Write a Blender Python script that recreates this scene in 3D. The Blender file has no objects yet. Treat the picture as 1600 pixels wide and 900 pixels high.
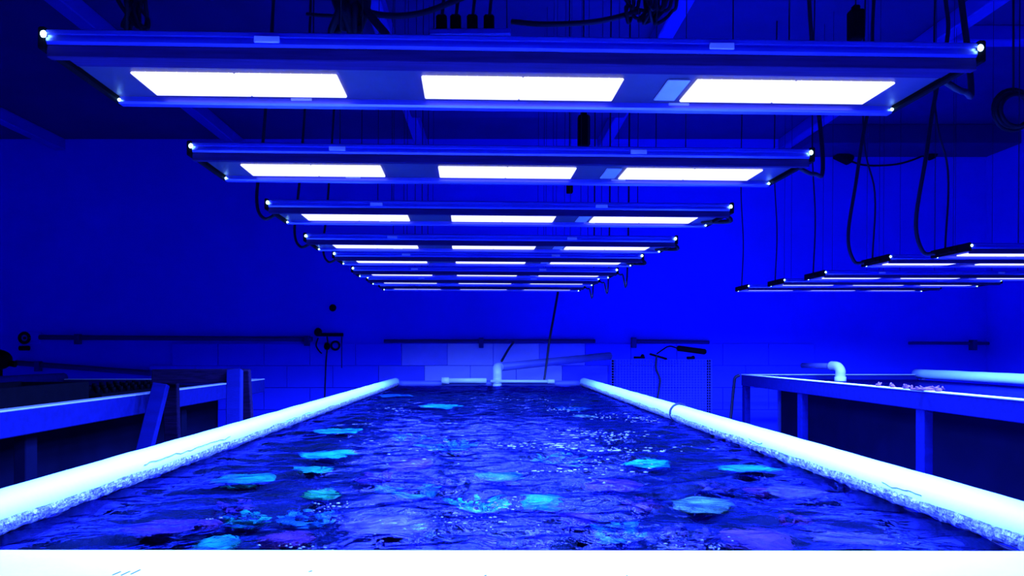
import bpy, bmesh, math, random
from mathutils import Vector, Matrix, noise
random.seed(7)
R = math.radians
sc = bpy.context.scene
col = sc.collection

# ------------------------------------------------------------------ camera, world, exposure
F = 1200.0            # focal length in pixels of the 1600x900 frame
VX, VY = 765.0, 549.0 # where the room's long axis vanishes
ZC = 1.20             # lens height above the floor
cam_d = bpy.data.cameras.new('camera')
cam_d.sensor_width = 36.0
cam_d.lens = F / 1600.0 * 36.0
cam_d.shift_x = (800.0 - VX) / 1600.0
cam_d.shift_y = (VY - 450.0) / 1600.0
cam_d.clip_start = 0.02
cam = bpy.data.objects.new('camera', cam_d)
col.objects.link(cam)
cam.location = (0, 0, ZC)
cam.rotation_euler = (R(90), 0, 0)
sc.camera = cam

world = bpy.data.worlds.new('world')
world.use_nodes = True
world.node_tree.nodes['Background'].inputs[0].default_value = (0, 0, 0, 1)
world.node_tree.nodes['Background'].inputs[1].default_value = 0.0
sc.world = world

LED = (0.046, 0.118, 1.0)     # colour of the actinic LEDs
LED_GLOW = .014               # radiance of the lens covers seen from the side
LED_WATTS = 13.0              # beam of one lens window
sc.view_settings.view_transform = 'Standard'
sc.view_settings.look = 'None'
sc.view_settings.gamma = 1.0
sc.view_settings.use_curve_mapping = False
sc.view_settings.exposure = 7.08
sc.cycles.max_bounces = 10
sc.cycles.diffuse_bounces = 5
sc.cycles.glossy_bounces = 5
sc.cycles.transmission_bounces = 8


def P(px, py, d):
    return Vector(((px - VX) / F * d, d, ZC - (py - VY) / F * d))


# ------------------------------------------------------------------ materials
def new_mat(name):
    m = bpy.data.materials.new(name)
    m.use_nodes = True
    nt = m.node_tree
    return m, nt, nt.nodes['Principled BSDF'], nt.nodes['Material Output']


def mat(name, c, rough=0.6, metal=0.0, var=0.15, scale=8.0, bump=0.0, bscale=60.0, c2=None, spec=0.5, stretch=None):
    """Principled paint with noise variation between c and c2 and an optional fine bump."""
    m, nt, b, out = new_mat(name)
    N, L = nt.nodes, nt.links
    b.inputs['Roughness'].default_value = rough
    b.inputs['Metallic'].default_value = metal
    b.inputs['Specular IOR Level'].default_value = spec
    tc = N.new('ShaderNodeTexCoord')
    src = tc.outputs['Object']
    if stretch:
        mp = N.new('ShaderNodeMapping')
        mp.inputs['Scale'].default_value = stretch
        L.new(src, mp.inputs['Vector'])
        src = mp.outputs['Vector']
    nz = N.new('ShaderNodeTexNoise')
    nz.inputs['Scale'].default_value = scale
    nz.inputs['Detail'].default_value = 5
    L.new(src, nz.inputs['Vector'])
    rp = N.new('ShaderNodeValToRGB')
    lo = c2 if c2 else tuple(v * (1 - var) for v in c)
    rp.color_ramp.elements[0].position = 0.35
    rp.color_ramp.elements[0].color = (*lo, 1)
    rp.color_ramp.elements[1].position = 0.65
    rp.color_ramp.elements[1].color = (*c, 1)
    L.new(nz.outputs['Fac'], rp.inputs['Fac'])
    L.new(rp.outputs['Color'], b.inputs['Base Color'])
    if bump:
        n2 = N.new('ShaderNodeTexNoise')
        n2.inputs['Scale'].default_value = bscale
        n2.inputs['Detail'].default_value = 6
        L.new(src, n2.inputs['Vector'])
        bp = N.new('ShaderNodeBump')
        bp.inputs['Strength'].default_value = bump
        bp.inputs['Distance'].default_value = 0.01
        L.new(n2.outputs['Fac'], bp.inputs['Height'])
        L.new(bp.outputs['Normal'], b.inputs['Normal'])
    return m


def emit(name, c, s):
    m, nt, b, out = new_mat(name)
    b.inputs['Base Color'].default_value = (0.8, 0.8, 0.8, 1)
    b.inputs['Emission Color'].default_value = (*c, 1)
    b.inputs['Emission Strength'].default_value = s
    return m


M = {}
M['wall'] = mat('blue_wall_paint', (.035, .05, .90), .85, var=.06, scale=1.5, bump=.15, bscale=30)
M['ceil'] = mat('dark_blue_ceiling_paint', (.008, .012, .20), .9, var=.25, scale=1.2)
M['beam'] = mat('blue_beam_paint', (.03, .04, .55), .8, var=.1, scale=4)
M['floor'] = mat('dark_concrete', (.05, .06, .85), .8, var=.2, scale=3, bump=.2)
M['block'] = mat('white_painted_block', (.72, .70, .95), .8, var=.08, scale=5, bump=.15, bscale=50)  # lamp spill put into the block colour, fading over three materials
M['block2'] = mat('thinly_painted_block', (.34, .34, .92), .8, var=.12, scale=5, bump=.15, bscale=50)  # weaker painted lamp spill
M['block3'] = mat('worn_painted_block', (.13, .14, .90), .8, var=.12, scale=5, bump=.15, bscale=50)  # outer fade of the painted lamp spill
M['rim'] = mat('white_pvc_pipe', (.50, .74, .77), .55, var=.05, scale=14, bump=.06, bscale=90)
M['ledge'] = mat('white_ledge', (.90, .90, .88), .55, var=.04, scale=14, bump=.05, bscale=90)
M['salt'] = mat('salt_crust', (.46, .44, .50), .95, c2=(.16, .15, .22), scale=70, bump=1.0, bscale=120)
M['crack'] = mat('dark_crack', (.06, .06, .08), .9)
M['pvc'] = mat('pale_pvc', (.62, .70, .66), .4, var=.1, scale=10)
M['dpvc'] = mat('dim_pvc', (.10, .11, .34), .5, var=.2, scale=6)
M['rail'] = mat('anodised_rail', (.14, .16, .85), .32, metal=.75, var=.15, scale=3, stretch=(1, 60, 60))
M['plate'] = mat('satin_underside', (.06, .05, .11), .5, var=.15, scale=20, spec=.3)
M['black'] = mat('black_plastic', (.003, .003, .007), .7, var=.3, scale=30, spec=.04)
M['baffle'] = mat('black_baffle', (.030, .014, .12), .9, var=.3, scale=10, stretch=(1, 20, 20), spec=.1)
M['cord'] = mat('black_cord', (.008, .008, .014), .6, var=.2)
M['clip'] = mat('pale_clip', (.75, .75, .80), .4, var=.1)
M['wood'] = mat('blue_painted_wood', (.004, .006, .12), .8, var=.2, scale=6, bump=.2, stretch=(1, 6, 6), spec=.1)
M['wood2'] = mat('weathered_board', (.016, .005, .030), .9, c2=(.005, .002, .014), scale=8, stretch=(1.5, 20, 20), bump=.3, spec=.05)
M['dark'] = mat('dark_panel', (.003, .003, .020), .9, var=.4, scale=3, spec=.05)
M['conduit'] = mat('dark_blue_conduit', (.008, .012, .20), .7, var=.2, scale=3, spec=.2)
M['tankwall'] = mat('tank_wall', (.03, .02, .05), .6, var=.3, scale=5, spec=.2)
M['outer'] = mat('blue_tank_panel', (.02, .03, .55), .6, var=.2, scale=5, spec=.2)
M['lip'] = mat('white_lip', (.70, .74, .74), .5, var=.15, scale=12)
M['led'] = emit('led_glow', (.62, .65, 1.0), LED_GLOW)
M['pilot'] = emit('pilot_glow', (.35, .8, 1.0), .12)  # shine caught on the rail ends, added as glowing spots
M['grid'] = mat('white_grid', (.05, .06, .46), .6)


def water_mat(name, tint, scale1=7.0, bump=.5):
    m, nt, b, out = new_mat(name)
    N, L = nt.nodes, nt.links
    N.remove(b)
    tc = N.new('ShaderNodeTexCoord')
    mp = N.new('ShaderNodeMapping')
    mp.inputs['Scale'].default_value = (1.0, 1.0, 1.0)
    L.new(tc.outputs['Object'], mp.inputs['Vector'])
    n1 = N.new('ShaderNodeTexNoise'); n1.inputs['Scale'].default_value = scale1 * 4
    n1.inputs['Detail'].default_value = 3; n1.inputs['Distortion'].default_value = .6
    L.new(mp.outputs['Vector'], n1.inputs['Vector'])
    bp = N.new('ShaderNodeBump'); bp.inputs['Strength'].default_value = bump
    bp.inputs['Distance'].default_value = .006
    L.new(n1.outputs['Fac'], bp.inputs['Height'])
    fr = N.new('ShaderNodeFresnel'); fr.inputs['IOR'].default_value = 1.33
    L.new(bp.outputs['Normal'], fr.inputs['Normal'])
    rf = N.new('ShaderNodeBsdfRefraction'); rf.inputs['IOR'].default_value = 1.33
    rf.inputs['Roughness'].default_value = .04
    rf.inputs['Color'].default_value = (*tint, 1)
    L.new(bp.outputs['Normal'], rf.inputs['Normal'])
    gl = N.new('ShaderNodeBsdfGlossy'); gl.inputs['Roughness'].default_value = .02
    gl.inputs['Color'].default_value = (.07, .06, .46, 1)
    L.new(bp.outputs['Normal'], gl.inputs['Normal'])
    mx = N.new('ShaderNodeMixShader')
    L.new(fr.outputs['Fac'], mx.inputs['Fac'])
    L.new(rf.outputs['BSDF'], mx.inputs[1])
    L.new(gl.outputs['BSDF'], mx.inputs[2])
    L.new(mx.outputs['Shader'], out.inputs['Surface'])
    return m


M['water'] = water_mat('rippled_water', (.42, .60, .82), 6.0, .85)
M['water2'] = water_mat('still_water', (.5, .6, .9), 6, .2)


# ------------------------------------------------------------------ mesh helpers
class MB:
    def __init__(self):
        self.bm = bmesh.new()

    def box(self, c, s, rot=None, bev=0.0, seg=1):
        r = bmesh.ops.create_cube(self.bm, size=1.0)
        vs = r['verts']
        m = Matrix.Translation(Vector(c)) @ (rot.to_4x4() if rot else Matrix.Identity(4)) @ Matrix.Diagonal((*s, 1))
        bmesh.ops.transform(self.bm, matrix=m, verts=vs)
        if bev:
            es = list({e for v in vs for e in v.link_edges})
            bmesh.ops.bevel(self.bm, geom=es, offset=bev, segments=seg, affect='EDGES', profile=.5)
        return self

    def b2(self, x0, x1, y0, y1, z0, z1, bev=0.0):
        return self.box(((x0 + x1) / 2, (y0 + y1) / 2, (z0 + z1) / 2), (abs(x1 - x0), abs(y1 - y0), abs(z1 - z0)), bev=bev)

    def bar(self, a, b, w, h, bev=0.0):
        """rectangular bar from a to b; w across, h in the up-ish direction"""
        a, b = Vector(a), Vector(b)
        z = (b - a).normalized()
        up = Vector((0, 0, 1)) if abs(z.z) < .9 else Vector((0, 1, 0))
        x = up.cross(z).normalized(); y = z.cross(x)
        rot = Matrix((x, y, z)).transposed()
        return self.box((a + b) / 2, (w, h, (b - a).length), rot, bev)

    def tube(self, pts, r, seg=8, caps=True, jitter=0.0, js=10.0):
        pts = [Vector(p) for p in pts]
        rs = r if isinstance(r, (list, tuple)) else [r] * len(pts)
        t = (pts[1] - pts[0]).normalized()
        up = Vector((0, 0, 1)) if abs(t.z) < .9 else Vector((1, 0, 0))
        x = up.cross(t).normalized()
        rings = []
        for i, p in enumerate(pts):
            if i == 0: t = pts[1] - p
            elif i == len(pts) - 1: t = p - pts[i - 1]
            else: t = (pts[i + 1] - pts[i - 1])
            t.normalize()
            x = (x - t * x.dot(t)).normalized()
            y = t.cross(x)
            ring = []
            for k in range(seg):
                a = 2 * math.pi * k / seg
                o = x * math.cos(a) + y * math.sin(a)
                rr = rs[i]
                q = p + o * rr
                if jitter:
                    q = p + o * (rr + jitter * noise.noise(q * js))
                ring.append(self.bm.verts.new(q))
            rings.append(ring)
        for a, b in zip(rings, rings[1:]):
            for k in range(seg):
                f = self.bm.faces.new((a[k], a[(k + 1) % seg], b[(k + 1) % seg], b[k]))
                f.smooth = True
        if caps:
            self.bm.faces.new(rings[0][::-1]); self.bm.faces.new(rings[-1])
        return self

    def torus(self, c, rmaj, rmin, axis='Y', seg=24, sec=8):
        pts = []
        for i in range(seg + 1):
            a = 2 * math.pi * i / seg
            u, v = math.cos(a) * rmaj, math.sin(a) * rmaj
            pts.append(Vector(c) + (Vector((u, 0, v)) if axis == 'Y' else Vector((0, u, v)) if axis == 'X' else Vector((u, v, 0))))
        return self.tube(pts, rmin, sec, caps=False)

    def prism_x(self, prof, x0, x1):
        """profile [(y,z)] extruded along x"""
        a = [self.bm.verts.new((x0, y, z)) for y, z in prof]
        b = [self.bm.verts.new((x1, y, z)) for y, z in prof]
        n = len(prof)
        for k in range(n):
            self.bm.faces.new((a[k], a[(k + 1) % n], b[(k + 1) % n], b[k]))
        self.bm.faces.new(a[::-1]); self.bm.faces.new(b)
        return self

    def ball(self, c, r, s=(1, 1, 1), sub=2):
        r_ = bmesh.ops.create_icosphere(self.bm, subdivisions=sub, radius=r)
        bmesh.ops.transform(self.bm, matrix=Matrix.Translation(Vector(c)) @ Matrix.Diagonal((*s, 1)), verts=r_['verts'])
        for v in r_['verts']:
            for f in v.link_faces: f.smooth = True
        return self

    def mesh(self, name, m):
        bmesh.ops.recalc_face_normals(self.bm, faces=self.bm.faces)
        me = bpy.data.meshes.new(name)
        self.bm.to_mesh(me); self.bm.free()
        me.materials.append(M[m] if isinstance(m, str) else m)
        return me

    def build(self, name, m, parent=None):
        return link(name, self.mesh(name, m), parent)


def link(name, me, parent=None):
    o = bpy.data.objects.new(name, me)
    col.objects.link(o)
    if parent: o.parent = parent
    return o


def tag(o, label=None, cat=None, group=None, kind=None):
    if label: o['label'] = label
    if cat: o['category'] = cat
    if group: o['group'] = group
    if kind: o['kind'] = kind
    return o


def thing(name, label, cat, loc=(0, 0, 0), rot=(0, 0, 0), group=None):
    o = bpy.data.objects.new(name, None)
    o.empty_display_size = .05
    col.objects.link(o)
    o.location = loc; o.rotation_euler = rot
    return tag(o, label, cat, group)


def spline(pts, n=8):
    """Catmull-Rom through pts"""
    pts = [Vector(p) for p in pts]
    e = [pts[0] * 2 - pts[1]] + pts + [pts[-1] * 2 - pts[-2]]
    out = []
    for i in range(1, len(e) - 2):
        p0, p1, p2, p3 = e[i - 1:i + 3]
        for k in range(n):
            t = k / n
            out.append(.5 * ((2 * p1) + (p2 - p0) * t + (2 * p0 - 5 * p1 + 4 * p2 - p3) * t * t + (3 * p1 - p0 - 3 * p2 + p3) * t ** 3))
    out.append(pts[-1])
    return out


# ------------------------------------------------------------------ the room
XL, XR, YB, YF, ZT = -4.45, 4.40, 6.80, -2.2, 3.08
def st(o, label): return tag(o, label, kind='structure')
fl = st(MB().b2(XL - .1, XR + .1, YF - .1, YB + .1, -.1, 0).build('floor', 'floor'), 'dark concrete floor under the tanks')
ce = st(MB().b2(XL - .1, XR + .1, YF - .1, YB + .1, ZT, ZT + .1).build('ceiling', 'ceil'), 'dark blue ceiling above the light fixtures')
wb = st(MB().b2(XL - .1, XR + .1, YB, YB + .1, 0, ZT).build('wall_back', 'wall'), 'blue painted back wall behind the tanks')
wl = st(MB().b2(XL - .1, XL, YF, YB, 0, ZT).build('wall_left', 'wall'), 'blue painted left wall')
wr = st(MB().b2(XR, XR + .1, YF, YB, 0, ZT).build('wall_right', 'wall'), 'blue painted right wall')
wf = st(MB().b2(XL - .1, XR + .1, YF - .1, YF, 0, ZT).build('wall_front', 'wall'), 'blue painted wall behind the camera')
# ceiling beams along the room, a cross beam and a soffit
bd = .10
for x in (-3.8, -2.22, -.6, 1.0, 2.6):
    MB().b2(x - .045, x + .045, YF, YB, ZT - bd, ZT, .006).build('ceiling_beam', 'beam', ce)
MB().b2(2.645, XR, 4.42, 4.52, ZT - .09, ZT, .006).build('cross_beam', 'beam', ce)
MB().b2(2.645, XR, 6.35, YB, ZT - .16, ZT, .006).build('soffit', 'ceil', ce)
MB().b2(-.55, .95, 4.9, 5.4, ZT - .24, ZT, .01).build('ceiling_duct', 'ceil', ce)
# wall blocks behind the tank, each its own piece; paler ones paint lamp spill
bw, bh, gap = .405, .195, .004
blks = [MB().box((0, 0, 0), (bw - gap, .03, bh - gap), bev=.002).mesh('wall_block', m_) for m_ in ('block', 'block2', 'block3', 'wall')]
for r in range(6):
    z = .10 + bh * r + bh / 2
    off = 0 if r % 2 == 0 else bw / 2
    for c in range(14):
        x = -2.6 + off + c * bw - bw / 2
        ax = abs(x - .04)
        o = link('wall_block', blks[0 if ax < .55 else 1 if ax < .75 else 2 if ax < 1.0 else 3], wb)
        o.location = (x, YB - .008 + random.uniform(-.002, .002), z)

# ------------------------------------------------------------------ central tank
RC, RZ, RR = .705, ZC - .229, .030     # rim pipe: half spacing, height, radius
Y0, Y1 = .768, 5.75
WZ = RZ - .030                         # water level
tank = thing('coral_tank', 'long white-rimmed coral tank under the main row of lights', 'aquarium', (0, Y0, 0))
tk = Vector((0, Y0, 0))
def tb(name, m, x0, x1, y0, y1, z0, z1, bev=.003):
    return MB().b2(x0, x1, y0 - Y0, y1 - Y0, z0, z1, bev).build(name, m, tank)
tb('side_panel', 'outer', -RC - .02, -RC + .012, Y0 - .02, Y1 + .02, .02, RZ - .01)
tb('side_panel', 'outer', RC - .012, RC + .02, Y0 - .02, Y1 + .02, .02, RZ - .01)
tb('end_panel', 'outer', -RC + .012, RC - .012, Y0 - .02, Y0 + .012, .02, RZ - .01)
tb('end_panel', 'outer', -RC + .012, RC - .012, Y1 - .012, Y1 + .02, .02, RZ - .01)
tb('liner', 'tankwall', -RC + .012, -RC + .015, Y0 + .012, Y1 - .012, .53, WZ - .002, 0)
tb('liner', 'tankwall', RC - .015, RC - .012, Y0 + .012, Y1 - .012, .53, WZ - .002, 0)
tb('tank_floor', 'tankwall', -RC + .012, RC - .012, Y0 + .012, Y1 - .012, .50, .53)
def rim(a, b, jit=.0012, n=90, name='rim_pipe', m='rim', r=RR):
    a, b = Vector(a) - tk, Vector(b) - tk
    pts = [a.lerp(b, i / n) for i in range(n + 1)]
    return MB().tube(pts, r, 20, jitter=jit, js=9).build(name, m, tank)
rim((-RC, Y0 - .03, RZ), (-RC, Y1 + .02, RZ))
rim((RC, Y0 - .03, RZ), (RC, Y1 + .02, RZ))
fl_ = MB().box((0, -.085, RZ + .005), (2 * RC + .10, .185, .05), Matrix.Rotation(R(-.25), 3, 'Z'), .008, 3)
fl_.build('front_ledge', 'ledge', tank)
for x, y, L_ in ((-.335, -.085, .010), (-.327, -.086, .012), (-.32, -.083, .014), (-.163, -.075, .003), (-.005, -.09, .004), (.12, -.092, .005)):
    MB().bar((x, y, RZ + .0302), (x + .002, y + L_, RZ + .0302), .0012, .0006).build('scratch', 'crack', tank)
rim((-RC + .02, Y1, RZ - .012), (RC - .02, Y1, RZ - .012), .001, 30, 'back_rim', 'dpvc', .022)
# crusted salt along the inner lower side of the two long rims
for s in (-1, 1):
    mb = MB()
    n, k = 420, 5
    rows = []
    for i in range(n + 1):
        y = Y0 + .03 + (Y1 - Y0 - .05) * i / n
        row = []
        for j in range(k + 1):
            a = R(-6 - 74 * j / k)
            a += .22 * noise.noise(Vector((y * 6, 0, s * 3))) if j == 0 else 0
            rr = RR + .0015 + .0035 * abs(noise.noise(Vector((y * 34, j * 1.9, s * 5)))) + .004 * abs(noise.noise(Vector((y * 90, j * 3.1, s * 9))))
            row.append(mb.bm.verts.new((s * RC - s * math.cos(a) * rr, y - Y0, RZ + math.sin(a) * rr)))
        rows.append(row)
    for p, q in zip(rows, rows[1:]):
        for j in range(k):
            mb.bm.faces.new((p[j], p[j + 1], q[j + 1], q[j]))
    mb.build('salt_crust', 'salt', tank)['kind'] = 'stuff'
# hairline cracks in the rims
def crack(s, y0, y1, a0, seed):
    pts = []
    for i in range(40):
        t = i / 39
        y = y0 + (y1 - y0) * t
        a = R(a0) + .20 * noise.noise(Vector((y * 9, seed, 0))) + .12 * noise.noise(Vector((y * 33, seed, 4)))
        rr = RR + .0012
        pts.append((s * RC - s * math.cos(a) * rr, y - Y0, RZ + math.sin(a) * rr))
    MB().tube(pts, .0007, 5).build('crack', 'crack', tank)
crack(-1, 1.50, 2.00, 14, 1); crack(-1, 2.55, 2.9, -2, 2); crack(1, 1.20, 1.32, 8, 3); crack(1, 1.9, 2.0, 4, 5)

# rippled water surface
def wave(x, y):
    h = 0
    for dx, dy, wl_, am, ph in ((.3, 1, .21, .0026, .3), (-.5, 1, .13, .0021, 1.7), (1, .35, .17, .0017, 2.2), (.8, -1, .085, .0015, .9), (.1, 1, .06, .0010, 4)):
        L_ = math.hypot(dx, dy)
        w = 1.6 * noise.noise(Vector((x * 2.2, y * 2.2, wl_ * 40)))
        h += am * math.sin(2 * math.pi * (dx * x + dy * y) / L_ / wl_ + ph + w * 2)
    return h * (.75 + .8 * noise.noise(Vector((x * 1.7, y * 1.1, 3)))) + .0022 * noise.noise(Vector((x * 22, y * 22, 1)))
nx, ny = 140, 500
X0, X1, YA, YZ = -RC + .012, RC - .012, Y0 + .012, Y1 - .012
vs, fs = [], []
for j in range(ny + 1):
    y = YA + (YZ - YA) * j / ny
    for i in range(nx + 1):
        x = X0 + (X1 - X0) * i / nx
        vs.append((x, y - Y0, wave(x, y)))
for j in range(ny):
    for i in range(nx):
        a = j * (nx + 1) + i
        fs.append((a, a + 1, a + nx + 2, a + nx + 1))
me = bpy.data.meshes.new('tank_water')
me.from_pydata(vs, [], fs)
me.polygons.foreach_set('use_smooth', [True] * len(fs))
me.materials.append(M['water'])
wt = link('tank_water', me)
wt.location = (0, Y0, WZ)
tag(wt, 'rippled deep blue water filling the central coral tank', 'water', kind='stuff')

# ripple glints added as pale specks on the surface, mostly in loose lines on the right
rnd = random.Random(21)
mb = MB()
M['foam'] = mat('white_foam', (.20, .19, .24), .6, var=.3, scale=60)  # pale colour standing in for glints on the ripples
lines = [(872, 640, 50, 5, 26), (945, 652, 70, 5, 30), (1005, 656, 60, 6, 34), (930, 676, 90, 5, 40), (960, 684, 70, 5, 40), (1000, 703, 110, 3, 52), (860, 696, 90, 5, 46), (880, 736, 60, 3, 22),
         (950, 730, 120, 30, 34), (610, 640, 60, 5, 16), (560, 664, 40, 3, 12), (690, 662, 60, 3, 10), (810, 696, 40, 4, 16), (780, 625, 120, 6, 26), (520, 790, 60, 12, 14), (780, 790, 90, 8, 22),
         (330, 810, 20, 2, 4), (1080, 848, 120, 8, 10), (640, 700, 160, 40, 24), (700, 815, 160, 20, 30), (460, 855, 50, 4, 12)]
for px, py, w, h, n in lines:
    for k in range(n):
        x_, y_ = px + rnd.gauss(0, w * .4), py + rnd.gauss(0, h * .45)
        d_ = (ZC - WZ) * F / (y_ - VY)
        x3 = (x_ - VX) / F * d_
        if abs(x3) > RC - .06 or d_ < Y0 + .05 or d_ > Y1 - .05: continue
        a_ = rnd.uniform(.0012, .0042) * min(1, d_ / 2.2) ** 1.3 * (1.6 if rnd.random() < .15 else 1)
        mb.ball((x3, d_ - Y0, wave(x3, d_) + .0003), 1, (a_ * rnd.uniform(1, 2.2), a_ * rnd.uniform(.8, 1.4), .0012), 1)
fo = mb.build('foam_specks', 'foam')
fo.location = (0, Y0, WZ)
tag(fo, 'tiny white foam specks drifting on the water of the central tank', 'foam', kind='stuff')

# dark rockwork the corals grow on
BED = .16
vs, fs = [], []
nx, ny = 70, 240
for j in range(ny + 1):
    y = YA + (YZ - YA) * j / ny
    for i in range(nx + 1):
        x = X0 + (X1 - X0) * i / nx
        h = .035 * noise.noise(Vector((x * 5, y * 5, 0))) + .02 * noise.noise(Vector((x * 14, y * 14, 2))) + .012 * noise.noise(Vector((x * 38, y * 38, 5)))
        vs.append((x, y - Y0, h))
for j in range(ny):
    for i in range(nx):
        a = j * (nx + 1) + i
        fs.append((a, a + 1, a + nx + 2, a + nx + 1))
me = bpy.data.meshes.new('reef_rock')
me.from_pydata(vs, [], fs)
me.polygons.foreach_set('use_smooth', [True] * len(fs))
M['reef'] = mat('reef_rock', (.010, .003, .026), .9, c2=(.002, .001, .007), scale=9, bump=.6, bscale=70)
me.materials.append(M['reef'])
rk = link('reef_rock', me)
rk.location = (0, Y0, WZ - BED)
tag(rk, 'dark purple reef rock bed under the water of the central tank', 'rock', kind='stuff')

# corals: one thing each, placed under the water where the eye meets them through the surface
def below(px, py, dep):
    v = Vector(((px - VX) / F, 1, -(py - VY) / F))
    t = (WZ - ZC) / v.z
    s = v * t
    v.normalize()
    n = Vector((0, 0, 1)); c = -v.dot(n); e = 1 / 1.33
    rfr = v * e + n * (e * c - math.sqrt(1 - e * e * (1 - c * c)))
    return Vector((s.x, s.y, WZ)) + rfr * (dep / -rfr.z), s.y

CC = {'cyan': ((.04, .95, .55), (.015, .5, .35)), 'teal': ((.02, .62, .18), (.01, .30, .09)), 'green': ((.05, .75, .08), (.02, .35, .03)),
      'blue': ((.06, .38, .50), (.03, .18, .30)), 'lavender': ((.36, .13, .24), (.16, .05, .14)), 'purple': ((.26, .03, .20), (.10, .012, .10)),
      'pink': ((.50, .08, .20), (.24, .04, .12)), 'maroon': ((.40, .03, .10), (.16, .01, .05)), 'cream': ((.95, .95, .80), (.7, .7, .5)),
      'olive': ((.45, .55, .18), (.2, .26, .08))}
CM = {k: mat('coral_' + k, a, .8, c2=b, scale=38, bump=.8, bscale=90) for k, (a, b) in CC.items()}
def coral(px, py, w, h, c, form, label, dep=.045):
    p, d = below(px, py, dep)
    rx = w * d / F / 2
    ry = max(.02, min(rx * 1.5, h * d * d / (ZC - WZ) / F / 2))
    z0 = WZ - BED - .02
    t = thing('coral_colony', label, 'coral', (p.x, p.y, z0), group='corals under the water of the central tank')
    top = p.z - z0
    sd = Vector((px * .37, py * .71, 3))
    MB().tube([(0, 0, 0), (0, 0, top * .5), (0, 0, top - .03)], [min(rx, ry) * .45, min(rx, ry) * .28, min(rx, ry) * .5], 8, jitter=.006, js=30).build('stem', 'reef', t)
    mb = MB()
    if form == 'plate':
        n, m_ = 30, 6
        ctr = mb.bm.verts.new((0, 0, top - .012)); prev = None; first = None
        rows = []
        for j in range(1, m_ + 1):
            q = j / m_
            row = []
            for i in range(n):
                a = 2 * math.pi * i / n
                e = q * (1 + .28 * noise.noise(Vector((math.cos(a) * 1.6, math.sin(a) * 1.6, 0)) + sd) * q)
                z = top - .014 + .010 * q * q + .010 * q * noise.noise(Vector((math.cos(a) * 3, math.sin(a) * 3, q * 4)) + sd)
                row.append(mb.bm.verts.new((rx * e * math.cos(a), ry * e * math.sin(a), z)))
            rows.append(row)
        for i in range(n):
            mb.bm.faces.new((ctr, rows[0][i], rows[0][(i + 1) % n]))
        for a_, b_ in zip(rows, rows[1:]):
            for i in range(n):
                mb.bm.faces.new((a_[i], b_[i], b_[(i + 1) % n], a_[(i + 1) % n]))
        # underside, so the plate has thickness
        low = [mb.bm.verts.new((v.co.x * .9, v.co.y * .9, v.co.z - .006)) for v in rows[-1]]
        for i in range(n):
            mb.bm.faces.new((rows[-1][i], low[i], low[(i + 1) % n], rows[-1][(i + 1) % n]))
        mb.bm.faces.new(low)
        for f in mb.bm.faces: f.smooth = True
        mb.build('plate', CM[c], t)
    elif form == 'dome':
        mb.ball((0, 0, 0), 1, sub=4)
        for v in mb.bm.verts:
            n_ = v.co.normalized()
            k = 1 + .16 * noise.noise(n_ * 2.2 + sd) + .10 * abs(noise.noise(n_ * 7 + sd))
            v.co = Vector((n_.x * rx * k, n_.y * ry * k, n_.z * .03 * k + top - .032))
        mb.build('dome', CM[c], t)
    else:
        nb = max(9, int(rx * ry * 4200))
        rnd = random.Random(int(px * 7 + py))
        mb.ball((0, 0, top - .055), 1, (rx * .75, ry * .75, .015), 2)
        for i in range(min(nb, 60)):
            a = rnd.uniform(0, 6.283); q = math.sqrt(rnd.random())
            b0 = Vector((rx * .6 * q * math.cos(a), ry * .6 * q * math.sin(a), top - .06))
            tip = Vector((rx * 1.0 * q * math.cos(a + .2), ry * q * math.sin(a + .2), top - rnd.uniform(.004, .022)))
            mb.tube([b0, b0.lerp(tip, .55) + Vector((0, 0, .004)), tip], [.008, .0065, .0035], 6)
        mb.build('branches', CM[c], t)
    return t

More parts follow.
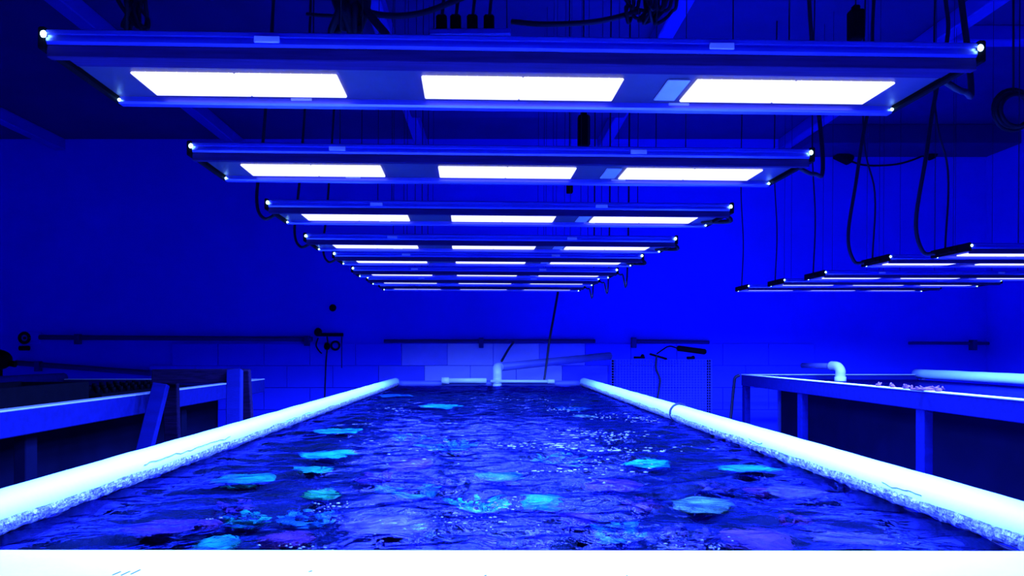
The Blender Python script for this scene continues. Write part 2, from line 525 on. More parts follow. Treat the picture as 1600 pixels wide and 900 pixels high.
for a in (
    (530, 672, 74, 11, 'cyan', 'plate', 'bright cyan coral nearest the left rim midway along the tank'),
    (512, 709, 92, 14, 'cyan', 'plate', 'wide bright cyan plate coral left of centre, middle of three stacked cyan ones'),
    (490, 731, 74, 12, 'teal', 'plate', 'teal coral just in front of the wide cyan plate coral'),
    (384, 743, 96, 17, 'teal', 'dome', 'dull green-teal coral close to the left rim'),
    (700, 693, 112, 18, 'blue', 'branch', 'dim sky-blue branching coral in the middle of the tank'),
    (640, 681, 70, 11, 'blue', 'branch', 'smaller dim blue coral behind the sky-blue branching one'),
    (846, 777, 62, 27, 'teal', 'dome', 'round teal-green coral right of the pale cyan one'),
    (745, 778, 112, 24, 'cyan', 'branch', 'pale cyan branching coral in the front middle of the tank'),
    (1010, 719, 66, 15, 'cyan', 'dome', 'bright cyan coral right of centre, alone in dark water'),
    (1170, 731, 96, 14, 'cyan', 'plate', 'streaked cyan plate coral nearest the right rim'),
    (1095, 781, 86, 20, 'olive', 'dome', 'pale olive coral in front right of the tank'),
    (962, 820, 104, 30, 'blue', 'branch', 'pale blue branching coral close to the front rim, right of centre'),
    (1178, 834, 112, 36, 'pink', 'dome', 'large magenta dome coral at the front right'),
    (1076, 830, 92, 40, 'lavender', 'branch', 'lavender branching coral between the blue and magenta front corals'),
    (600, 820, 160, 30, 'lavender', 'plate', 'wide lavender plate coral at the front, left of centre'),
    (660, 822, 34, 13, 'cream', 'dome', 'small cream-white coral on the edge of the lavender plate'),
    (800, 838, 160, 34, 'lavender', 'branch', 'lavender-pink branching coral at the front rim in the middle'),
    (385, 802, 96, 26, 'teal', 'branch', 'dim teal branching coral at the front left'),
    (337, 842, 66, 28, 'teal', 'dome', 'dim teal coral touching the front rim at left'),
    (322, 813, 44, 15, 'maroon', 'dome', 'reddish maroon coral at the front left'),
    (366, 783, 70, 17, 'purple', 'branch', 'violet branching coral behind the dim teal ones at left'),
    (502, 766, 56, 13, 'green', 'dome', 'small green coral left of the violet patch'),
    (616, 618, 54, 8, 'blue', 'plate', 'small blue coral far back at the left rim'),
    (690, 634, 66, 8, 'cyan', 'plate', 'narrow cyan coral far back in the middle'),
    (640, 760, 116, 16, 'blue', 'branch', 'blue-teal branching coral in front of the purple ones'),
    (895, 637, 62, 9, 'blue', 'branch', 'dim blue coral far back at right'),
    (914, 650, 36, 6, 'olive', 'plate', 'small yellow-green coral far back near the right rim'),
    (876, 713, 106, 14, 'blue', 'branch', 'grey-blue branching coral right of the sky-blue one'),
    (1000, 778, 60, 18, 'pink', 'branch', 'pink branching coral left of the pale olive one'),
    (1250, 768, 100, 18, 'lavender', 'plate', 'lavender plate coral near the right rim'),
    (1186, 762, 40, 9, 'maroon', 'dome', 'small red coral behind the lavender plate near the right rim'),
    (1330, 838, 140, 22, 'lavender', 'plate', 'long lavender plate coral at the front right corner'),
    (1240, 800, 70, 16, 'maroon', 'branch', 'maroon branching coral behind the magenta dome'),
    (1120, 754, 84, 15, 'lavender', 'branch', 'grey-lavender coral in front of the streaked cyan plate'),
    (640, 722, 80, 18, 'purple', 'dome', 'violet dome coral left of the tank centre'),
    (585, 742, 72, 17, 'purple', 'branch', 'violet branching coral left of the violet dome'),
    (480, 800, 110, 24, 'blue', 'branch', 'dim blue branching coral front left between teal and lavender corals'),
    (905, 800, 60, 18, 'purple', 'dome', 'violet coral behind the pale blue front coral'),
    (700, 745, 70, 14, 'lavender', 'branch', 'greyish lavender coral behind the pale cyan branching one'),
    (250, 822, 120, 26, 'purple', 'plate', 'violet plate coral in the front left corner'),
    (960, 752, 90, 14, 'purple', 'dome', 'violet dome coral between the lone cyan and pink corals'),
    (780, 738, 80, 13, 'blue', 'dome', 'dim blue dome coral right behind the pale cyan one'),
    (450, 836, 90, 20, 'maroon', 'dome', 'dark maroon coral by the front rim at left'),
): coral(*a)

# black tie round the right rim, pipework at the back of the tank
d = .72 * F / (1063 - VX)
t = thing('cable_tie', 'black tie strapped round the right rim of the central tank', 'strap', (RC, 2.86, RZ))
MB().torus((0, 0, 0), RR + .003, .0045, 'Y').build('band', 'cord', t)
MB().b2(-.008, .008, -.006, .006, -.05, -.03, .002).build('tail', 'cord', t)

t = thing('return_pipe', 'white pipe elbow rising at the far end of the central tank', 'pipe', (0, 0, 0))
q = P(777, 590, 5.72)
MB().tube(spline([(q.x, q.y, WZ - .05), (q.x, q.y, RZ + .03), (q.x, q.y, RZ + .075), (q.x, q.y + .04, RZ + .105), (q.x + .02, q.y + .10, RZ + .11)], 6), .034, 16).build('elbow', 'pvc', t)
MB().tube([(q.x, q.y, RZ - .01), (q.x, q.y, RZ + .012)], .038, 16).build('collar', 'pvc', t)
MB().tube([(q.x + .02, q.y + .10, RZ + .11), (q.x + .95, q.y + .72, RZ + .19)], .032, 14).build('feed_pipe', 'dpvc', t)
t = thing('spray_bar', 'thin white spray pipe lying along the far rim of the central tank', 'pipe', (0, 0, 0))
zb = RZ + .012
a, b = P(690, 597, 5.7), P(862, 597, 5.7)
MB().tube([(a.x + .05, 5.70, zb), (-.02 + q.x - .06, 5.70, zb)], .019, 12).build('thick_pipe', 'pvc', t)
MB().tube([(q.x - .05, 5.69, zb - .004), (b.x, 5.69, zb - .006)], .011, 10).build('thin_pipe', 'pvc', t)
MB().tube([(a.x, 5.70, zb), (a.x + .055, 5.70, zb)], .025, 12).build('end_cap', 'pvc', t)
MB().tube([(b.x - .03, 5.69, zb - .006), (b.x + .02, 5.69, zb - .006)], .016, 10).build('end_cap', 'pvc', t)

# ------------------------------------------------------------------ LED fixtures
LEN, DEP = 1.20, .22
DROP = .0165
rail_prof = [(0, .004), (.002, 0), (.016, 0), (.018, .003), (.018, .020), (.014, .024), (.004, .024), (0, .021), (0, .0155), (.0025, .0145), (.0025, .0105), (0, .0095)]
def mirror(p): return [(DEP - y, z) for y, z in reversed(p)]
meshes = {}
def fixture_meshes():
    m = meshes
    m['front_rail'] = MB().prism_x([(y, .0155 + z * .83) for y, z in rail_prof], -LEN / 2 + .004, LEN / 2 - .004).mesh('front_rail', 'rail')
    m['front_skirt'] = MB().b2(-LEN / 2 + .004, LEN / 2 - .004, .003, .015, 0, .0155, .001).mesh('front_skirt', 'baffle')
    m['rear_rail'] = MB().prism_x([(y, .006 + z) for y, z in mirror(rail_prof)], -LEN / 2 + .004, LEN / 2 - .004).mesh('rear_rail', 'rail')
    hb = MB().b2(-LEN / 2 + .006, LEN / 2 - .006, .018, DEP - .018, DROP + .003, .030)
    for k in range(9):
        y = .03 + k * .02
        hb.b2(-LEN / 2 + .02, LEN / 2 - .02, y - .002, y + .002, .030, .034)
    m['housing'] = hb.mesh('housing', 'black')
    m['underside_panel'] = MB().b2(-LEN / 2 + .006, LEN / 2 - .006, .0775, DEP - .018, DROP, DROP + .0028).mesh('underside_panel', 'plate')
    m['baffle'] = MB().b2(-LEN / 2 + .006, LEN / 2 - .006, .018, .077, DROP - .001, DROP + .0028).mesh('baffle', 'baffle')
    wb_ = MB()
    for s in (-1, 1):
        wb_.b2(s * .0003, s * .142, .094, .185, DROP - .004, DROP - .0002, .0015)
    m['led_window'] = wb_.mesh('led_window', 'led')
    lb = MB()
    for k in range(20):
        x = -.135 + .27 * k / 19
        lb.ball((x, .0945, DROP - .003), .0035, (1, 1, .8), 1)
    m['lens_row'] = lb.mesh('lens_row', 'led')
    m['end_cap'] = MB().b2(-.005, .005, -.002, DEP + .003, DROP - .008, .037, .002).b2(-.011, -.005, .06, .16, .014, .032, .002).b2(-.016, -.011, .085, .10, .017, .028, .001).mesh('end_cap', 'black')
    m['mount_clip'] = MB().b2(-.016, .016, -.002, .0005, .006, .0145, .0008).mesh('mount_clip', 'clip')
    m['end_pilot'] = MB().ball((0, 0, 0), .0038, (1, .7, 1.2), 2).mesh('end_pilot', 'pilot')  # highlight on a rail end, modelled as a small glowing bead
    m['small_pilot'] = MB().ball((0, 0, 0), .0024, (1, .7, 1), 2).mesh('end_pilot', 'pilot')
    m['sensor_cover'] = MB().b2(-.016, .016, .097, .182, DROP - .003, DROP - .0001, .001).mesh('sensor_cover', 'clip')
fixture_meshes()
def fixture(label, loc, yaw, roll, tilt, group, cords, dim=1.0, wires=((-.32, .03), (-.30, .19), (.36, .03), (.34, .19))):
    t = thing('led_fixture', label, 'light', loc, (R(tilt), R(roll), R(yaw)), group)
    for k in ('housing', 'front_rail', 'front_skirt', 'rear_rail', 'underside_panel', 'baffle'):
        link(k, meshes[k], t)
    for x in (-.39, .011, .398):
        w = link('led_window', meshes['led_window'], t); w.location = (x, 0, 0)
        l = link('lens_row', meshes['lens_row'], w)
        ld = bpy.data.lights.new('led_beam', 'AREA')
        ld.shape = 'RECTANGLE'; ld.size = .282; ld.size_y = .09
        ld.color = LED; ld.energy = dim * LED_WATTS / 39; ld.spread = R(167)
        lo = link('led_beam', ld, w); lo.location = (0, .1395, DROP - .0055)
    for s in (-1, 1):
        e = link('end_cap', meshes['end_cap'], t)
        e.location = (s * LEN / 2, 0 if s < 0 else DEP, 0)
        if s > 0: e.rotation_euler = (0, 0, R(180))
        o = link('end_pilot', meshes['end_pilot'], t); o.location = (s * (LEN / 2 - .004), -.004, .026)
        o = link('end_pilot', meshes['small_pilot'], t); o.location = (s * (LEN / 2 - .007), DEP - .022, .010)
    for x in (-.32, .26):
        o = link('mount_clip', meshes['mount_clip'], t); o.location = (x, 0, .0145)
        o = link('mount_clip', meshes['mount_clip'], t); o.location = (x, DEP - .018, .007)
    o = link('sensor_cover', meshes['sensor_cover'], t); o.location = (.232, 0, 0)
    inv = t.matrix_basis.inverted() if False else None
    mw = Matrix.LocRotScale(Vector(loc), t.rotation_euler, None)
    iv = mw.inverted()
    for (x, y) in wires:
        a = mw @ Vector((x, y, .034))
        b = Vector((a.x + .01, a.y, ZT - .01))
        MB().tube([iv @ a, iv @ b], .0010, 5).build('suspension_wire', 'cord', t)
    for pts, r in cords:
        MB().tube([iv @ Vector(p) for p in spline(pts, 7)], r, 8).build('power_cord', 'cord', t)
    return t

ends = [((77, 57), (1547, 75)), ((301, 228), (1275, 240)), ((419, 316), (1147, 324)), ((478, 369), (1059, 373)), ((522, 396), (1006, 400)), ((551, 420), (966, 421)), ((574, 434), (937, 435)), ((593, 444), (914, 446))]
ords = ['nearest the camera, largest', 'second nearest', 'third nearest', 'fourth from the front', 'fifth from the front', 'sixth from the front', 'seventh from the front, next to last', 'farthest from the camera']
for i, ((ax, ay), (bx, by)) in enumerate(ends):
    d = F * LEN / (bx - ax)
    c = P((ax + bx) / 2, (ay + by) / 2, d)
    loc = (c.x, c.y, c.z - .026)
    cords = []
    xr, xl = c.x + LEN / 2, c.x - LEN / 2
    y2 = c.y + .13
    if i in (0, 1):
        cords.append(([(xr + .012, y2, c.z), (xr + .06, y2 + .02, c.z - .012), (xr + .10, y2 + .07, c.z + .03), (xr + .085, y2 + .10, c.z + .35), (xr + .06, y2 + .1, c.z + .9), (xr + .05, y2 + .1, ZT)], .0045))
    if i in (2, 3, 4):
        cords.append(([(xl - .012, y2, c.z), (xl - .05, y2, c.z - .012), (xl - .075, y2 + .02, c.z + .05), (xl - .06, y2 + .04, c.z + .25), (xl - .03, y2 + .06, c.z + .8), (xl - .02, y2 + .06, ZT)], .0045))
        cords.append(([(xr + .012, y2, c.z), (xr + .03, y2, c.z - .02), (xr - .03, y2 + .06, c.z - .012)], .006))
    if i > 4:
        cords.append(([(xr + .012, y2, c.z), (xr + .04, y2, c.z - .01), (xr + .07, y2 + .02, c.z + .06), (xr + .08, y2, ZT)], .004))
    fixture('blue LED bar fixture of the main overhead row, ' + ords[i], loc, 1.6, .2, 0, 'LED fixtures hanging over the central tank', cords, (1.75, 1.5, 1.15, .95, .85, .8, .85, 1.0)[i])

# second row over the right-hand tank
ordr = ['nearest, cut off by the frame edge', 'second nearest', 'third nearest, in the middle', 'fourth from the front', 'farthest away']
rows = [(2.62, 386), (3.13, 403), (3.71, 427), (4.20, 439), (4.75, 448)]
for i, (d, py) in enumerate(rows):
    cx = 2.235 - .01 * i
    z = P(0, py, d).z
    xl = cx - LEN / 2
    y2 = d + .17
    cords = []
    if i < 2:
        cords.append(([(xl - .015, y2, z), (xl - .05, y2 + .02, z + .01), (xl - .075, y2 + .02, z + .12), (xl - .05, y2, z + .35), (xl - .02, y2, z + .55), (xl + .03, y2, z + .8), (xl + .02, y2, z + 1.0), (xl + .05, y2, ZT)], .007))
        cords.append(([(xl + .02, y2, z + .02), (xl + .03, y2, z + .3), (xl - .02, y2, z + .6), (xl, y2, ZT)], .0035))
    else:
        cords.append(([(xl + .02, y2, z + .02), (xl + .03, y2, z + .3), (xl + .015, y2, z + .7), (xl + .03, y2, ZT)], .0035))
    fixture('blue LED bar fixture of the right-hand row, ' + ordr[i], (cx, d, z - .022), .6, 0, 0, 'LED fixtures hanging over the right-hand tank', cords)

# ------------------------------------------------------------------ right-hand tank on its stand
def stand_tank(name, label, xf, xb, y0, y1, zt, posts, side, pm='wood', px=.004, rm='rim'):
    """open stand with board apron towards the aisle, white lip, basin and recessed dark panel; side=+1: tank lies to the right of xf"""
    t = thing(name, label, 'aquarium', (xf, y0, 0))
    def b(n, m, x0, x1, ya, yb, z0, z1, bev=.003): return MB().b2(side * x0, side * x1, ya - y0, yb - y0, z0, z1, bev).build(n, m, t)
    W = abs(xb - xf)
    b('apron', 'wood', 0, .035, y0, y1, zt - .085, zt - .006)
    b('lip', 'lip', -.002, .045, y0, y1, zt - .006, zt, .002)
    b('end_board', 'wood', .035, W, y1 - .035, y1, zt - .085, zt - .006)
    b('end_lip', 'lip', .045, W, y1 - .045, y1, zt - .006, zt, .002)
    b('end_board', 'wood', .035, W, y0, y0 + .035, zt - .085, zt - .006)
    for yp in posts:
        b('post', pm, px, px + .041, yp - .034, yp + .034, 0, zt - .085)
        b('post', 'wood', W - .04, W, yp - .034, yp + .034, 0, zt - .085)
    b('dark_panel', 'dark', .30, .32, y0, y1, 0, zt - .085)
    b('basin', 'tankwall', .036, W, y0 + .036, y1 - .036, zt - .084, zt - .06)
    pts = [(side * W, (y1 - y0) * i / 40, zt + .004) for i in range(41)]
    MB().tube(pts, .034, 14, jitter=.002, js=9).build('far_rim', rm, t)
    w = MB().b2(side * .036, side * (W - .01), .036, y1 - y0 - .036, zt - .05, zt - .04).build('basin_water', 'water2', t)
    return t
ZR = ZC - .172
stand_tank('side_tank', 'blue timber-framed tank on posts to the right of the central tank', 1.90, 3.22, .6, 5.80, ZR, (5.76, 4.72, 3.40, 2.08, .8), 1)
stand_tank('side_tank', 'blue timber-framed tank on posts to the left, behind the sawhorse', -1.45, -2.75, .6, 4.95, ZR - .004, (4.90, 3.9, 2.6, 1.3), -1, 'dark', .10, 'wood')

# right tank fittings
q = P(1313, 590, 5.5)
t = thing('return_pipe', 'pale pipe elbow standing at the far end of the right-hand tank', 'pipe', (0, 0, 0))
MB().tube(spline([(q.x, q.y, ZR - .08), (q.x, q.y, ZR + .0), (q.x, q.y, ZR + .035), (q.x - .008, q.y + .03, ZR + .062), (q.x - .02, q.y + .10, ZR + .066)], 6), .034, 16).build('elbow', 'pvc', t)
MB().tube([(q.x, q.y, ZR - .06), (q.x, q.y, ZR - .01)], .039, 16).build('collar', 'pvc', t)
MB().tube([(q.x - .02, q.y + .10, ZR + .066), (q.x - .10, q.y + .42, ZR + .062)], .020, 12).build('feed_pipe', 'dpvc', t)
t = thing('supply_pipe', 'thin pale pipe running behind the right-hand tank elbow', 'pipe')
a, b = P(1190, 588, 6.0), P(1470, 590, 6.0)
MB().tube([a, b], .012, 10).build('pipe', 'dpvc', t)
for f in (.1, .5, .9):
    c = a.lerp(b, f)
    MB().b2(c.x - .012, c.x + .012, c.y - .016, c.y + .016, 0, c.z - .008, .002).build('stand', 'dpvc', t)
M['pink'] = mat('pink_coral', (.24, .05, .09), .8, c2=(.14, .03, .06), scale=40, bump=.6)
def frag(px, py, d, L_, label, n):
    c = P(px, py, d)
    t = thing('coral_frag', label, 'coral', (c.x, c.y, ZR), group='coral pieces lying on the right-hand tank edge')
    rnd = random.Random(px)
    MB().ball((0, 0, .006), 1, (L_ * .5, .014, .008), 2).build('base', M['pink'], t)
    mb = MB()
    for k in range(n):
        x = -L_ / 2 + L_ * (k + .5) / n
        mb.tube([(x, 0, .006), (x + rnd.uniform(-.008, .008), rnd.uniform(-.01, .01), .012), (x + rnd.uniform(-.016, .016), rnd.uniform(-.015, .015), .014 + rnd.uniform(0, .007))], [.006, .005, .003], 6)
    mb.build('branches', M['pink'], t)
def ypix(px): return 1.92 * F / (px - VX)
frag(1449, 600, ypix(1449), .16, 'long pink coral piece on the right-hand tank edge', 7)
frag(1418, 600, ypix(1418), .05, 'smaller pink coral piece left of the long one on the tank edge', 4)
frag(1466, 600, ypix(1466), .03, 'tiny pale coral piece at the right end of the pink row', 2)
frag(1394, 600, ypix(1394), .025, 'tiny coral piece alone on the tank edge, second from left', 2)
frag(1372, 600, ypix(1372), .025, 'tiny coral piece on the tank edge nearest the elbow', 2)
t = thing('hose', 'black hose drooping over the far corner of the right-hand tank', 'hose')
MB().tube(spline([P(1156, 586, 5.86), P(1149, 590, 5.87), P(1147, 600, 5.88), P(1143, 640, 5.9), P(1140, 680, 5.9), P(1138, 793, 5.9)], 6), .012, 8).build('tube', 'cord', t)

# ------------------------------------------------------------------ left tank contents, sawhorse
zl = ZR - .004
t = thing('equipment_tray', 'long black tray lying on the left-hand tank', 'tray', (-1.90, 2.3, zl - .03))
MB().b2(-.14, .14, -.7, 1.05, 0, .012, .003).build('bottom', 'black', t)
for x in (-.145, .145): MB().b2(x - .008, x + .008, -.7, 1.05, 0, .075, .002).build('side', 'black', t)
for y in (-.7, .45, 1.05): MB().b2(-.14, .14, y - .008, y + .008, 0, .073, .002).build('divider', 'black', t)
t = thing('frag_rack', 'black peg rack beyond the tray on the left-hand tank', 'rack', (-1.90, 3.45, zl - .03))
MB().b2(-.16, .16, 0, .95, 0, .014, .003).build('plate', 'black', t)
peg = MB().tube([(0, 0, .012), (0, 0, .035), (0, 0, .04)], [.008, .012, .010], 8).mesh('peg', 'black')
for i in range(4):
    for j in range(13):
        o = link('peg', peg, t); o.location = (-.12 + i * .08, .035 + j * .073, random.uniform(-.004, .008))

t = thing('sawhorse', 'dark wooden sawhorse standing in the aisle left of the central tank', 'sawhorse', (0, 0, 0))
ds = 3.2
a, b = P(240, 588, ds + .02), P(376, 587, ds + .04)
MB().bar(a, b, .05, .058, .003).build('beam', 'wood2', t)
def leg(pt, pb, m, name='leg', w=.06, h=.035): MB().bar(pt, pb, w, h, .003).build(name, m, t)
def ground(p, px2, py2, d2):
    q_ = P(px2, py2, d2); dirv = q_ - p
    return p + dirv * (p.z / -dirv.z)
p = P(252, 600, ds - .03); leg(p, ground(p, 227, 700, ds - .10), 'wood')
p = P(267, 598, ds + .09); leg(p, ground(p, 270, 690, ds + .16), 'wood2')
p = P(367, 578, ds - .01); leg(p, ground(p, 366, 680, ds - .07), 'wood')
p = P(382, 578, ds + .09); leg(p, ground(p, 388, 680, ds + .17), 'wood2', w=.045)
MB().bar(P(246, 640, ds + .02) - Vector((0, 0, .35)), P(378, 640, ds + .03) - Vector((0, 0, .35)), .03, .06, .003).build('brace', 'wood2', t)

# ------------------------------------------------------------------ things on and by the back wall
yw = YB
def conduit(px0, px1, py0, py1, label, r=.028, hangers=()):
    t = thing('conduit', label, 'pipe')
    a, b = P(px0, py0, yw - .03), P(px1, py1, yw - .03)
    MB().tube([a, b], r, 10).build('pipe', 'conduit', t)
    for h in hangers:
        c = P(h, py0 + (py1 - py0) * (h - px0) / (px1 - px0), yw - .03)
        MB().b2(c.x - .02, c.x + .02, c.y - .035, c.y + .03, c.z - .06, c.z + .03, .003).build('hanger', 'conduit', t)
conduit(62, 488, 527, 530, 'dark conduit along the back wall left of the tank', .022, (122, 480))
conduit(600, 930, 533, 533, 'dark conduit across the back wall above the white blocks', .016, (752,))
conduit(988, 1108, 533, 535, 'short dark conduit on the back wall above the wire grid', .016, (990,))
conduit(1420, 1600, 536, 537, 'dark conduit on the back wall above the right-hand tank', .014, (1520,))
conduit(25, 236, 567, 583, 'dark sloping pipe on the back wall above the left-hand tank', .024, (60,))

# wall hook cluster
t = thing('hook_rack', 'small dark hook rack with a ring and plug on the back wall', 'rack')
a, b = P(496, 523, yw - .02), P(536, 523, yw - .02)
MB().bar(a, b, .03, .03, .003).build('bar', 'dark', t)
c = P(497, 519, yw - .03); MB().ball(c, .035, (1, .8, 1.1), 2).build('bracket', 'dark', t)
c = P(524, 540, yw - .03); MB().torus(c, .036, .009).build('ring', 'dark', t)
c = P(511, 541, yw - .04); MB().ball(c, .028, (1, .9, 1.25), 2).build('plug', 'black', t)
MB().tube(spline([P(511, 526, yw - .03), P(512, 535, yw - .04), P(511, 548, yw - .04), P(509, 575, yw - .03), P(507, 640, yw - .03)], 5), .006, 6).build('plug_cord', 'cord', t)
MB().tube(spline([P(497, 528, yw - .03), P(494, 540, yw - .03), P(500, 550, yw - .03), P(503, 552, yw - .03)], 5), .006, 6).build('strap', 'dark', t)
MB().tube([P(534, 526, yw - .02), P(534, 575, yw - .02)], .004, 6).build('string', 'dark', t)
t = thing('wall_sensor', 'round black sensor alone on the back wall', 'sensor')
c = P(520, 481, yw); MB().ball(c, .032, (1, .5, 1), 3).build('cap', 'black', t)
MB().tube([c + Vector((0, -.03, 0)), c + Vector((0, .0, 0))], .018, 12).build('stem', 'black', t)
t = thing('pipe_valve', 'dark round valve and bracket on the back wall at far left', 'valve')
c = P(38, 528, yw - .04); MB().torus(c, .042, .014).build('wheel', 'dark', t)
MB().b2(c.x - .01, c.x + .13, yw - .03, yw, c.z - .05, c.z + .06, .01).build('bracket', 'wall', t)
MB().tube([c + Vector((-.04, 0, -.09)), c + Vector((.04, 0, -.09))], .022, 10).build('fitting', 'dark', t)
MB().tube([c, c + Vector((0, .04, 0))], .012, 10).build('stem', 'dark', t)
t = thing('pump', 'black rounded pump at the left edge behind the left-hand tank', 'pump')
c = P(-4, 562, 5.0)
MB().ball(c, .09, (1, .8, .75), 3).build('housing', 'black', t)
MB().tube([c + Vector((0, 0, -.05)), Vector((c.x, c.y, 0))], .03, 10).build('post', 'black', t)
MB().tube([c + Vector((.06, 0, -.02)), c + Vector((.12, 0, -.03))], .02, 10).build('outlet', 'black', t)

# egg-crate grid leaning behind the tank, with things on it
t = thing('wire_grid', 'fine blue grid panel standing behind the right rim of the tank', 'grid')
yg = 6.35
g0, g1 = P(955, 562, yg), P(1112, 562, yg)
mb = MB()
nxg, nzg = 34, 28
zt_, zb_ = g0.z, g0.z - .62
for i in range(nxg + 1):
    x = g0.x + (g1.x - g0.x) * i / nxg
    mb.b2(x - .0022, x + .0022, yg, yg + .006, zb_, zt_)
o = mb.build('vertical_bars', 'grid', t); o['kind'] = 'stuff'
mb = MB()
for j in range(nzg + 1):
    z = zb_ + (zt_ - zb_) * j / nzg
    mb.b2(g0.x, g1.x, yg, yg + .006, z - .002, z + .002)
o = mb.build('horizontal_bars', 'grid', t); o['kind'] = 'stuff'
for x in (g0.x + .02, g1.x - .02): MB().b2(x - .012, x + .012, yg + .006, yg + .03, 0, zt_, .002).build('support', 'dark', t)
t = thing('clip_lamp', 'black flat clip lamp hanging above the grid panel', 'lamp')
a, b = P(1058, 544, yg - .03), P(1103, 550, yg - .03)
MB().bar(a, b, .06, .045, .012).build('head', 'black', t)
MB().tube(spline([a, P(1046, 541, yg - .03), P(1036, 546, yg - .02), P(1026, 553, yg)], 6), .006, 6).build('arm', 'black', t)
a, b = P(1015, 553, yg - .01), P(1042, 561, yg - .01)
MB().bar(a, b, .03, .016, .005).build('clamp', 'black', t)
MB().tube(spline([P(1026, 555, yg - .02), P(1025, 575, yg - .02), P(1031, 592, yg - .02), P(1030, 606, yg - .02), P(1027, 625, yg - .02)], 6), .008, 8).build('cord', 'cord', t)
t = thing('black_clip', 'small black clip on the top left of the grid panel', 'clip')
c = P(1000, 558, yg - .01); MB().b2(c.x - .05, c.x + .04, c.y - .01, c.y + .02, c.z - .012, c.z + .006, .004).build('jaw', 'black', t)
c = P(1004, 556, yg - .01); MB().ball(c, .016, (1, .8, .9), 2).build('spring', 'black', t)
t = thing('black_clip', 'small black clip under the clip lamp on the grid panel', 'clip')
c = P(1081, 559, yg - .01); MB().b2(c.x - .04, c.x + .025, c.y - .01, c.y + .02, c.z - .012, c.z + .01, .004).build('jaw', 'black', t)
c = P(1083, 558, yg - .01); MB().ball(c, .014, (1, .8, .9), 2).build('spring', 'black', t)

# cords hanging behind the tank
def cable(label, pts, r, name='cable', m='cord'):
    o = MB().tube(spline(pts, 7), r, 7).build(name, m)
    return tag(o, label, 'cable')
cable('black cord dropping from the conduit to the tank elbow', [P(803, 534, yw - .06), P(795, 545, 6.4), P(784, 564, 6.0)], .010)
cable('black cord hanging behind the tank at the end of the spray pipe', [P(872, 455, 5.9), P(866, 490, 5.9), P(858, 535, 5.85), P(855, 560, 5.8), P(850, 597, 5.73)], .009)

# ------------------------------------------------------------------ clutter under the ceiling
t = thing('power_strip', 'long power strip with black plugs hanging under the ceiling', 'power strip')
dp = 2.6
a, b = P(672, 54, dp), P(798, 53, dp)
MB().bar(a, b, .05, .022, .004).build('strip', 'rail', t)
for px in (690, 712, 738, 764):
    c = P(px, 38, dp)
    MB().b2(c.x - .018, c.x + .018, c.y - .02, c.y + .02, c.z - .028, c.z + .028, .006).build('plug', 'black', t)
    MB().tube(spline([c + Vector((0, 0, .025)), c + Vector((.005, 0, .06)), c + Vector((.02, .05, .3)), Vector((c.x, c.y + .1, ZT))], 5), .006, 6).build('plug_cord', 'cord', t)
for px in (678, 792):
    c = P(px, 52, dp); MB().tube([c, Vector((c.x, c.y, ZT))], .002, 5).build('hanging_wire', 'cord', t)
def bundle(label, px, d, top, bot, n, spread, seed, r=.008):
    t = thing('cable_bundle', label, 'cable bundle')
    rnd = random.Random(seed)
    for k in range(n):
        x = px + rnd.uniform(-spread, spread)
        pts = [P(x + rnd.uniform(-20, 20), -260, d + rnd.uniform(-.05, .05)), P(x, top, d + rnd.uniform(-.05, .05)), P(x + rnd.uniform(-12, 12), (top + bot) / 2, d + rnd.uniform(-.05, .05)),
               P(x + rnd.uniform(-10, 10), bot + rnd.uniform(-6, 4), d), P(x + rnd.uniform(4, 26), bot - 14, d + .02), P(x + rnd.uniform(-18, 30), top - 10, d), P(x + 10, -260, d)]
        for p_ in pts: p_.z = min(p_.z, ZT - .005)
        MB().tube(spline(pts, 6), r, 6).build('looped_cord', 'cord', t)
bundle('thick tangle of black cables at the top left of centre', 535, 2.4, -20, 48, 9, 16, 3, .011)
bundle('loose tangle of black cables right of the power strip', 1000, 2.5, -10, 34, 8, 30, 5, .006)
bundle('bunch of dark cables by the left ceiling beam', 215, 3.0, -20, 46, 5, 20, 9, .008)
cable('long black cable sagging from the left tangle to the power strip', [P(545, 10, 2.45), P(600, 24, 2.45), P(660, 20, 2.5), P(735, -8, 2.55)], .010)
cable('long black cable sagging from the power strip to the right tangle', [P(800, 34, 2.55), P(850, 38, 2.5), P(930, 34, 2.5), P(1000, 18, 2.5)], .009)
cable('thin black cable running left from the left tangle', [P(480, 22, 2.5), P(500, 24, 2.45), P(540, 26, 2.42)], .006)
cable('dark cable slanting down beside the left tangle', [P(560, -4, 2.4), P(580, 26, 2.4), P(605, 56, 2.4)], .013)
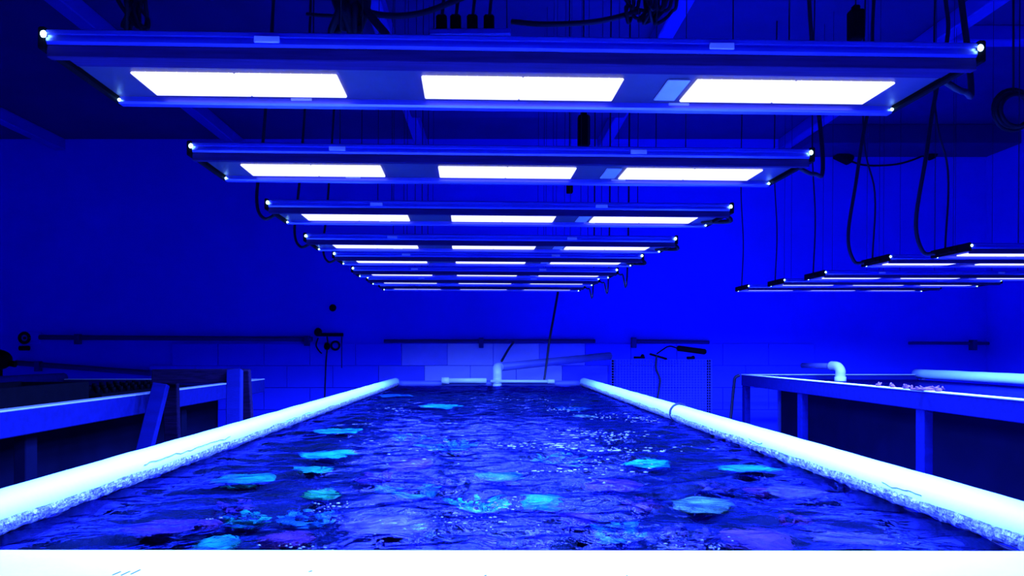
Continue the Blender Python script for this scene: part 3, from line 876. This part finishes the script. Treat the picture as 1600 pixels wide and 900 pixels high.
def hang(name, label, cat, px, py, d, s, wire=True):
    t = thing(name, label, cat)
    c = P(px, py, d)
    MB().box(c, s, bev=min(s) * .2, seg=2).build('body', 'black', t)
    MB().box(c + Vector((0, 0, s[2] * .5)), (s[0] * .5, s[1] * .5, s[2] * .3), bev=min(s) * .08).build('neck', 'black', t)
    if wire: MB().tube([c, Vector((c.x, c.y, ZT))], .003, 6).build('cord', 'cord', t)
hang('inline_plug', 'small black inline plug hanging between the second and third fixtures', 'plug', 890, 293, 3.9, (.032, .03, .06))
hang('power_adapter', 'black power adapter hanging behind the second fixture near the middle', 'adapter', 912, 205, 3.2, (.05, .04, .13))
hang('power_adapter', 'dark power adapter hanging at the top right near the ceiling beam', 'adapter', 1337, 40, 3.0, (.055, .05, .12))
t = thing('wall_speaker', 'black tilted box on the back wall right of the second fixture', 'speaker')
c = P(1318, 246, yw - .07)
MB().box(c, (.15, .10, .07), Matrix.Rotation(R(25), 3, 'Y'), .012).build('body', 'dark', t)
MB().tube([c, Vector((c.x, yw, c.z + .03))], .015, 8).build('bracket', 'dark', t)
t = thing('wall_speaker', 'black box on the back wall above the right-hand fixtures', 'speaker')
c = P(1452, 238, yw - .07)
MB().box(c, (.12, .10, .09), Matrix.Rotation(R(30), 3, 'Y'), .012).build('body', 'dark', t)
MB().tube([c, Vector((c.x, yw, c.z + .03))], .015, 8).build('bracket', 'dark', t)
cable('thin dark cable sagging between the two black wall boxes', [P(1325, 250, yw - .05), P(1350, 258, yw - .03), P(1390, 258, yw - .03), P(1420, 252, yw - .03), P(1450, 240, yw - .05)], .008, m='dark')
t = thing('cable_coil', 'coil of black cable hanging at the right edge', 'cable coil')
c = P(1588, 170, 3.6)
for k in range(4): MB().torus(c + Vector((random.uniform(-.01, .01), k * .012, random.uniform(-.01, .01))), .075 + .006 * k, .009).build('loop', 'cord', t)
MB().tube([c + Vector((0, .02, .08)), Vector((c.x, c.y + .02, ZT))], .005, 6).build('hook_wire', 'cord', t)
